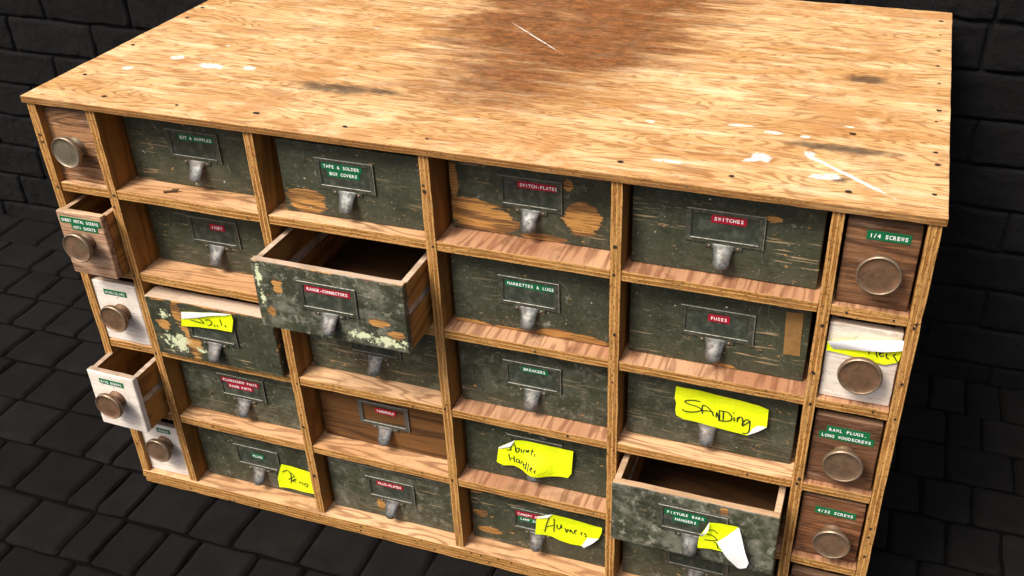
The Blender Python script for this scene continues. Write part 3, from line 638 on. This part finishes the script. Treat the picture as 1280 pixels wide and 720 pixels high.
wide(1, 5, .028, 'dark green drawer labelled PLUGS with a yellow note at its right end', [('PLUGS', 'g', .002, .0715, dict(pitch=.0038))], dust=.26, note=1, notelabel='yellow note partly hidden behind the divider')
wide(2, 1, .022, 'smooth green drawer labelled TAPE & SOLDER with one bare patch low on the left', [('TAPE & SOLDER', 'g', -.004, .0800, dict(pitch=.0042)), ('BOX COVERS', 'g', -.002, .0696, dict(pitch=.0042))], w=.222, dx=.009, dust=.10, crack=.25, wear=.2)
wide(2, 2, -.066, 'scuffed grey green drawer pulled out, labelled RANGE-CONNECTORS in red', [('RANGE-CONNECTORS', 'r', .001, .0800, dict(pitch=.0039))], w=.2300, dust=.95, wear=.33, crack=.3, rim=W_RIM, tw=-.003, rot=(R(-.6), 0, 0))
wide(2, 3, .036, 'dark green drawer half hidden under the pulled out middle drawer', [], dust=.22)
wide(2, 4, .036, 'bare brown drawer stripped of paint, with a red tape in its dark metal frame', [('WIREMOULD', 'r', .004, .0762, dict(pitch=.0034))], bare=True, card=False)
wide(2, 5, .025, 'scuffed dark green bottom drawer labelled PLUG-PLATES in red', [('PLUG-PLATES', 'r', .000, .0795, dict(pitch=.0038))], dust=.38)
wide(3, 1, .045, 'green drawer with large orange bare wood patches, labelled SWITCH-PLATES in red', [('SWITCH-PLATES', 'r', .012, .0800, dict(pitch=.0040))], dust=.15, crack=.8, wear=.4)
wide(3, 2, .028, 'green drawer with orange rusty wear along its bottom, labelled in green tape', [('MARRETTES & LUGS', 'g', .003, .0800, dict(pitch=.0042))], dust=.12, crack=.25)
wide(3, 3, .030, 'dark green drawer labelled BREAKERS in green', [('BREAKERS', 'g', .004, .0800, dict(pitch=.0042))], dust=.30, crack=.4)
wide(3, 4, .030, 'dark green drawer almost plain, with a wide yellow note reading Cabinet Handles', [], dust=.12, crack=.3, note=1, notelabel='wide yellow note reading Cabinet Handles, one corner folded white')
wide(3, 5, .030, 'worn green drawer with red and green tapes half covered by a curled yellow note', [('CANOPY PARTS', 'r', -.008, .0790), ('LAMP SOCKET', 'g', -.006, .0690)], dust=.12, crack=1., wear=.38, note=1, notelabel='curled yellow note reading Hamers')
wide(4, 1, .028, 'dark green drawer labelled SWITCHES in red, with a long pale scratch', [('SWITCHES', 'r', .004, .0800, dict(pitch=.0046, h=.0112))], hw=.097, dust=.10, crack=.7)
d42 = wide(4, 2, .030, 'dark green drawer labelled FUSES in red, with a brown strip of old tape', [('FUSES', 'r', .002, .0770, dict(pitch=.0044, h=.0105))], hw=.097, dust=.12, crack=.8)
wide(4, 3, .030, 'dark green drawer with a big yellow note reading SANDing', [], dust=.2, crack=.4, noframe=True, note=1, notelabel='big yellow note reading SANDing, lower corner curled white')
wide(4, 4, -.045, 'scuffed grey green drawer pulled out at lower right with a folded yellow note', [('FIXTURE BARS', 'g', -.010, .0795, dict(pitch=.0044)), ('HANGERS', 'g', -.009, .0690, dict(pitch=.0044))], hw=.097, dust=.9, wear=.33, crack=.4, rim=W_RIMB, tw=-.002, rot=(R(-.6), 0, 0), note=1, notelabel='folded yellow note with its white back curling over')
wide(4, 5, .030, 'dark green bottom drawer in shadow beneath the pulled out lower right drawer', [], hw=.097, dust=.2)
# the old strip of tape on one front
bm = bmesh.new(); board(bm, (-.0105, -.0006, -.0325), (.0105, .0001, .0325), bev=0, amp=.0006, step=.008)
st = link('tape_strip', bm, MASK, d42, (.0967, -.0003, .0725)); st.rotation_euler = (0, R(-2), 0)
# the long pale scratch on SWITCHES is dried paint on its front
def small(col, r, y, label, mats, cat_w=.083, h=.112, knobx=0., knobz=.058, km=None, kr=.0245, tapes=(), slot=True, rim=None, rot=(0, 0, 0), nail=(), note=None, notelabel=None, dx=0., y1=.34):
    c = 0 if col == 'L' else 5
    root = empty('small_drawer', label, 'drawer', (CEN[c]+dx, y, cellz(r)+ZO+.0006), GR, rot)
    front(root, cat_w, h, [mats, rim or mats, HOLE], bev=.003 if col == 'L' else .002)
    drawer_box(root, cat_w, h, rim=rim, slot=slot, y1=y1)
    knob(root, knobx-dx, knobz, km or KNOB, kr)
    for (t, cl, x, z, *rest) in tapes: tape(root, t, cl, x, z, y=-.0004, **(rest[0] if rest else {}))
    if note: paper_note(root, note, lift=.0022, label=notelabel)
    return root
BR1 = brownwood_mat('weathered_brown_front_a', 2.2, (.36, .185, .085), (.21, .10, .044), (.06, .026, .011), 110., .45)
BR2 = brownwood_mat('weathered_brown_front_b', 5.9, (.44, .27, .165), (.31, .175, .10), (.09, .042, .02), 45., .8)
W_RIMD = wood_mat('worn_rim_dark', 'x', (.30, .185, .105), (.22, .125, .068), (.08, .04, .02), ring=40., ringamt=.5, fibamt=.7, grime=.4)
BR3 = brownwood_mat('dark_brown_front_a', 8.1, (.205, .098, .044), (.145, .066, .029), (.055, .023, .010), 30., .22)
BR4 = brownwood_mat('dark_brown_front_b', 11.4, (.155, .075, .037), (.115, .052, .026), (.045, .019, .009), 40., .2)
BR5 = brownwood_mat('reddish_brown_front', 14.9, (.20, .085, .037), (.145, .06, .026), (.055, .021, .009), 45., .28)
WH1 = whitewood_mat('old_white_paint_front', 3.3, .25)
WH2 = whitewood_mat('greyed_white_wood_front', 6.1, .62)
N4 = [(-.034, .092, .0016), (.031, .094, .0015), (-.028, .018, .0014), (.035, .016, .0016), (.012, .012, .0014)]
small('L', 1, .012, 'small brown wavy grained drawer with a shiny nickel knob and no tape', BR1, knobx=.0012, knobz=.0585, km=KNOBN, rim=W_RIMB, dx=-.002)
small('L', 2, -.025, 'small brown drawer pulled out, with green tapes reading SHEET METAL SCREWS', BR2, cat_w=.0815, h=.109, knobx=.0055, knobz=.0635, km=KNOBG, slot=False, rim=W_RIMB, dx=.002,
      tapes=[('SHEET METAL SCREWS', 'g', .001, .0960, dict(pitch=.0037, cap=.0050, h=.0108, tilt=0)), ('ANTI SHORTS', 'g', .006, .0855, dict(pitch=.0037, cap=.0050, h=.0105))])
small('L', 3, .003, 'small white drawer with rounded corners, closed, its green tape reading MISC/CLIPS', WH1, cat_w=.084, h=.115, knobx=.004, knobz=.061, km=KNOB, rim=W_RIM, nail=N4, tapes=[('MISC/CLIPS', 'g', .000, .0960, dict(pitch=.0037, cap=.0046, h=.0098))])
small('L', 4, -.052, 'small white drawer pulled far out, its green tape reading 8/32 SCREWS', WH1, cat_w=.0900, h=.1135, knobx=-.004, knobz=.0655, km=KNOB, rim=W_RIM, dx=-.0075, rot=(R(.4), R(1.0), R(-.4)), nail=N4, tapes=[('8/32 SCREWS', 'g', .000, .0965, dict(pitch=.0037, cap=.0048, h=.0100))])
small('L', 5, .008, 'small white drawer in the bottom row, its green tape reading SCREWS', WH1, cat_w=.082, h=.112, knobx=.0075, knobz=.0725, km=KNOBG, rim=W_RIM, nail=N4[2:], tapes=[('SCREWS', 'g', .010, .1005, dict(pitch=.0036, cap=.0044, h=.0095))])
small('R', 1, .0105, 'small brown drawer in the top row, its green tape reading 1/4 SCREWS', BR3, rim=W_RIMD, h=.1135, knobx=.0022, knobz=.057, kr=.0258, tapes=[('1/4 SCREWS', 'g', .006, .0965, dict(pitch=.0043, cap=.0052, h=.0118))])
small('R', 2, .010, 'small greyed white wooden drawer with a rolled yellow note above its knob', WH2, cat_w=.0865, h=.113, rim=W_RIM, knobx=.0018, knobz=.0555, kr=.0268, note='R2', notelabel='yellow note with its top rolled over white', nail=[(-.036, .033, .0018), (.035, .036, .0016), (-.004, .012, .0018)])
small('R', 3, .010, 'small dark brown drawer with two green tapes, the lower reading LONG WOODSCREWS', BR4, cat_w=.0845, rim=W_RIMD, h=.113, knobx=.0012, knobz=.0535, kr=.0260, km=KNOBG, tapes=[('RAWL PLUGS,', 'g', .001, .0930, dict(pitch=.0044, cap=.0048, h=.0105)), ('LONG WOODSCREWS', 'g', .000, .0825, dict(pitch=.0042, cap=.0048, h=.0105))])
small('R', 4, .012, 'small reddish brown drawer with a greyed knob, its tape reading 4/32 SCREWS', BR5, cat_w=.084, rim=W_RIMD, h=.112, knobx=.0056, knobz=.0495, kr=.0255, km=KNOBG, tapes=[('4/32 SCREWS', 'g', .004, .0880, dict(pitch=.0044, cap=.0050, h=.0112))])
small('R', 5, .012, 'small brown drawer at the bottom right corner of the cabinet', BR4, rim=W_RIMD, knobz=.056)

# a splinter lying on the top left shelf
bm = bmesh.new()
for lo, hi in [((-.010, -.002, 0), (.008, .0015, .0028)), ((.002, -.0015, .0012), (.012, .002, .0040))]: board(bm, lo, hi, bev=.0008, seg=1, step=.004, amp=.0015, freq=200)
ch = link('wood_chip', bm, [BLACKV], None, (.2005, .021, ZS[1]+T/2+ZO+.0008)); ch.rotation_euler = (0, 0, R(25))
ch['label'] = 'tiny dark wood chip lying on the shelf under the EXT & NIPPLES drawer'; ch['category'] = 'wood chip'

# ------------------------------------------------------------------ paving and wall
def stone_mat(name, a, b, scale, bumpamt, rough):
    M = Mat(name, rough, spec=.18); v = M.raw()
    n = M.noise(v, scale, 6, .7); n2 = M.noise(v, scale*.14, 4, .6); n3 = M.noise(v, scale*4, 3, .7)
    c = M.mix(M.ss(M.math('ADD', M.math('MULTIPLY', n, .5), M.math('MULTIPLY', n2, .5)), .35, .65), a, b)
    at = M.node('ShaderNodeAttribute'); at.attribute_name = 'tone'
    dn = M.noise(v, 9, 5, .7); c = M.mix(M.math('MULTIPLY', M.ss(dn, .50, .70), .5), c, tuple(q*1.35 for q in b))
    c = M.mix(1.0, c, at.outputs['Color'], 'MULTIPLY')
    M.color(c); M.rough(M.math('ADD', rough-.1, M.math('MULTIPLY', n, .25)))
    M.bump(M.math('ADD', n, M.math('MULTIPLY', n3, .5)), bumpamt, .003)
    return M.m
STONE = stone_mat('black_paving_stone', (.0038, .0036, .0033), (.0068, .0065, .0060), 130, .8, .95)
JOINT = flat_mat('dark_joint_grit', (.0015, .0014, .0013), .95, spec=.1, var=.5, scale=200)
BRICK = stone_mat('black_painted_brick', (.0042, .0041, .0042), (.0074, .0073, .0075), 75, 1.5, .9)
MORT = stone_mat('black_painted_mortar', (.0035, .0034, .0035), (.006, .006, .006), 90, .7, .9)

def tint(bm, start, lo, hi):
    ly = bm.loops.layers.float_color.get('tone') or bm.loops.layers.float_color.new('tone')
    k = random.uniform(lo, hi)
    bm.faces.ensure_lookup_table()
    for f in bm.faces[start:]:
        for l in f.loops: l[ly] = (k, k, k, 1)

def slab_block(bm, x0, x1, y0, y1, zt, depth, n, rnd, seed, plane, amp):
    """one stone or brick: rounded wandering rim, uneven face. plane 'z' lies flat, 'y' faces -y"""
    cx, cy = (x0+x1)/2, (y0+y1)/2; hx, hy = (x1-x0)/2, (y1-y0)/2
    nx = max(6, int(n*hx/min(hx, hy))); ny = n
    def co(i, j):
        u = -1+2*i/nx; v = -1+2*j/ny
        # crowd the grid towards the rim
        u = math.copysign(abs(u)**.7, u); v = math.copysign(abs(v)**.7, v)
        x = u*hx; y = v*hy
        dx = hx-abs(x); dy = hy-abs(y)
        k = min(hx, hy)*rnd
        if dx < k and dy < k:      # round the corner in plan
            ax, ay = k-dx, k-dy; m = max(ax, ay); l = math.hypot(ax, ay)
            if l > 1e-9:
                s = m/l; x = math.copysign(hx-k+ax*s, x); y = math.copysign(hy-k+ay*s, y)
                e = k-m
            else: e = k
        else: e = min(dx, dy)
        t = min(1, max(0, e/k)); drop = depth*(1-math.sqrt(max(0, 1-(1-t)**2)))
        p = Vector((cx+x, cy+y, seed))
        wob = Vector((mnoise.noise(p*22), mnoise.noise(p*22+Vector((7, 7, 7)))))*.0035
        hgt = zt-drop+amp*(mnoise.noise(p*16)*.7+.5*mnoise.noise(p*48)+(.45*mnoise.noise(p*110) if plane == 'y' else 0)) + amp*.8*mnoise.noise(Vector((seed*7.7, 0, 0)))
        X, Y = cx+x+wob.x, cy+y+wob.y
        return (X, Y, hgt) if plane == 'z' else (X, -hgt, Y)
    g = [[bm.verts.new(co(i, j)) for j in range(ny+1)] for i in range(nx+1)]
    for i in range(nx):
        for j in range(ny):
            q = (g[i][j], g[i+1][j], g[i+1][j+1], g[i][j+1])
            f = bm.faces.new(q); f.smooth = True

random.seed(5)
bm = bmesh.new()
rows = []; y = .020 + .105*7
yb = .7626-.004
edges = [yb]
yy = .653
while yy > -2.4:
    edges.append(yy); yy -= random.uniform(.098, .109)
# align the rows seen in front of the cabinet
edges = [yb, .645, .545, .443, .342, .238, .131, .0235, -.086, -.193] + [-.193-.106*k+random.uniform(-.004, .004) for k in range(1, 21)]
for r in range(len(edges)-1):
    y1, y0 = edges[r], edges[r+1]
    x = -2.2+random.uniform(0, .1)
    while x < 3.2:
        w = random.choice((.066, .085, .093, .107, .118, .128))*random.uniform(.95, 1.05)
        sk = random.uniform(-.002, .002)
        near = -1.2 < x < 1.7 and y1 > -.6
        nf = len(bm.faces)
        slab_block(bm, x+.0026, x+w-.0026, y0+.0030+sk, y1-.0030+sk, -.0040, .0070, 14 if near else 5, .16, random.random()*90, 'z', .0010); tint(bm, nf, .65, 1.3)
        x += w
pv = link('pavement', bm, STONE); pv['kind'] = 'structure'
bm = bmesh.new(); patch(bm, [(-8, -9), (9, -9), (9, .7626+.1), (-8, .7626+.1)], z=-.0125)
gd = link('ground', bm, JOINT); gd['kind'] = 'structure'

WY = .7626
bm = bmesh.new()
z = .0885+ZO-.0865*3; row = 0
while z < 2.3:
    x = -2.3+(.126 if row % 2 else 0)+random.uniform(-.02, .02)
    while x < 3.3:
        w = random.uniform(.232, .262)
        near = -1.3 < x < 1.8 and z < 1.0
        nf = len(bm.faces)
        slab_block(bm, x+.0022, x+w-.0022, z+.0025, z+.0865-.0018, -.0, .0075, 16 if near else 4, .14, random.random()*90, 'y', .0042); tint(bm, nf, .75, 1.2)
        x += w
    z += .0865; row += 1
for v in bm.verts: v.co.y += WY
t0 = len(bm.faces)
t0 = len(bm.faces); board(bm, (-2.4, WY+.0085, -.2), (3.4, WY+.20, 2.28), bev=0, step=9, amp=0, front=1, top=1, other=1)
tint(bm, t0, 1, 1.001); bm.normal_update()
wl = link('brick_wall', bm, [BRICK, MORT])
wl['label'] = 'rough black painted brick wall behind the cabinet'; wl['category'] = 'wall'
for f in wl.data.polygons:
    pass

# ------------------------------------------------------------------ light, camera, view
world = bpy.data.worlds.new('World'); SC.world = world; world.use_nodes = True
nt = world.node_tree; nt.nodes.clear()
sky = nt.nodes.new('ShaderNodeTexSky'); sky.sky_type = 'NISHITA'; sky.sun_disc = False
bg = nt.nodes.new('ShaderNodeBackground'); ow = nt.nodes.new('ShaderNodeOutputWorld')
nt.links.new(sky.outputs[0], bg.inputs[0]); nt.links.new(bg.outputs[0], ow.inputs[0])
sd = Vector((-.46, -.70, 1.10)).normalized()
sky.sun_elevation = math.asin(sd.z); sky.sun_rotation = math.atan2(sd.x, sd.y); sky.air_density = .7; sky.dust_density = 6.0; sky.ozone_density = 0.0
bg.inputs['Strength'].default_value = .075
su = bpy.data.lights.new('sun', 'SUN'); su.energy = 1.5; su.angle = R(19); su.color = (1, .95, .87)
so = bpy.data.objects.new('sun', su); COL.objects.link(so); so.rotation_euler = sd.to_track_quat('Z', 'Y').to_euler()

RM = [[0.9488791549150326, 0.3152441480442176, -0.015794824833957555], [0.15964722427768696, -0.5224998988928924, -0.8375599199073179], [-0.2722886577661469, 0.7922215490496319, -0.5461171157097016]]
cam = bpy.data.cameras.new('camera'); co_ = bpy.data.objects.new('camera', cam); COL.objects.link(co_)
cam.sensor_width = 36; cam.sensor_fit = 'HORIZONTAL'; cam.lens = 1274.0624/1280*36
cam.shift_x = (640-692.638)/1280; cam.shift_y = (365.716-360)/1280
cam.clip_start = .02; cam.clip_end = 200
r, d, f = [Vector(q) for q in RM]
m3 = Matrix((r, -d, -f)).transposed()
co_.matrix_world = Matrix.Translation((1.16094232, -1.05909125, 1.17430574+ZO)) @ m3.to_4x4()
SC.camera = co_
SC.view_settings.view_transform = 'Standard'; SC.view_settings.look = 'None'
SC.view_settings.exposure = 1.24; SC.view_settings.gamma = 1.0
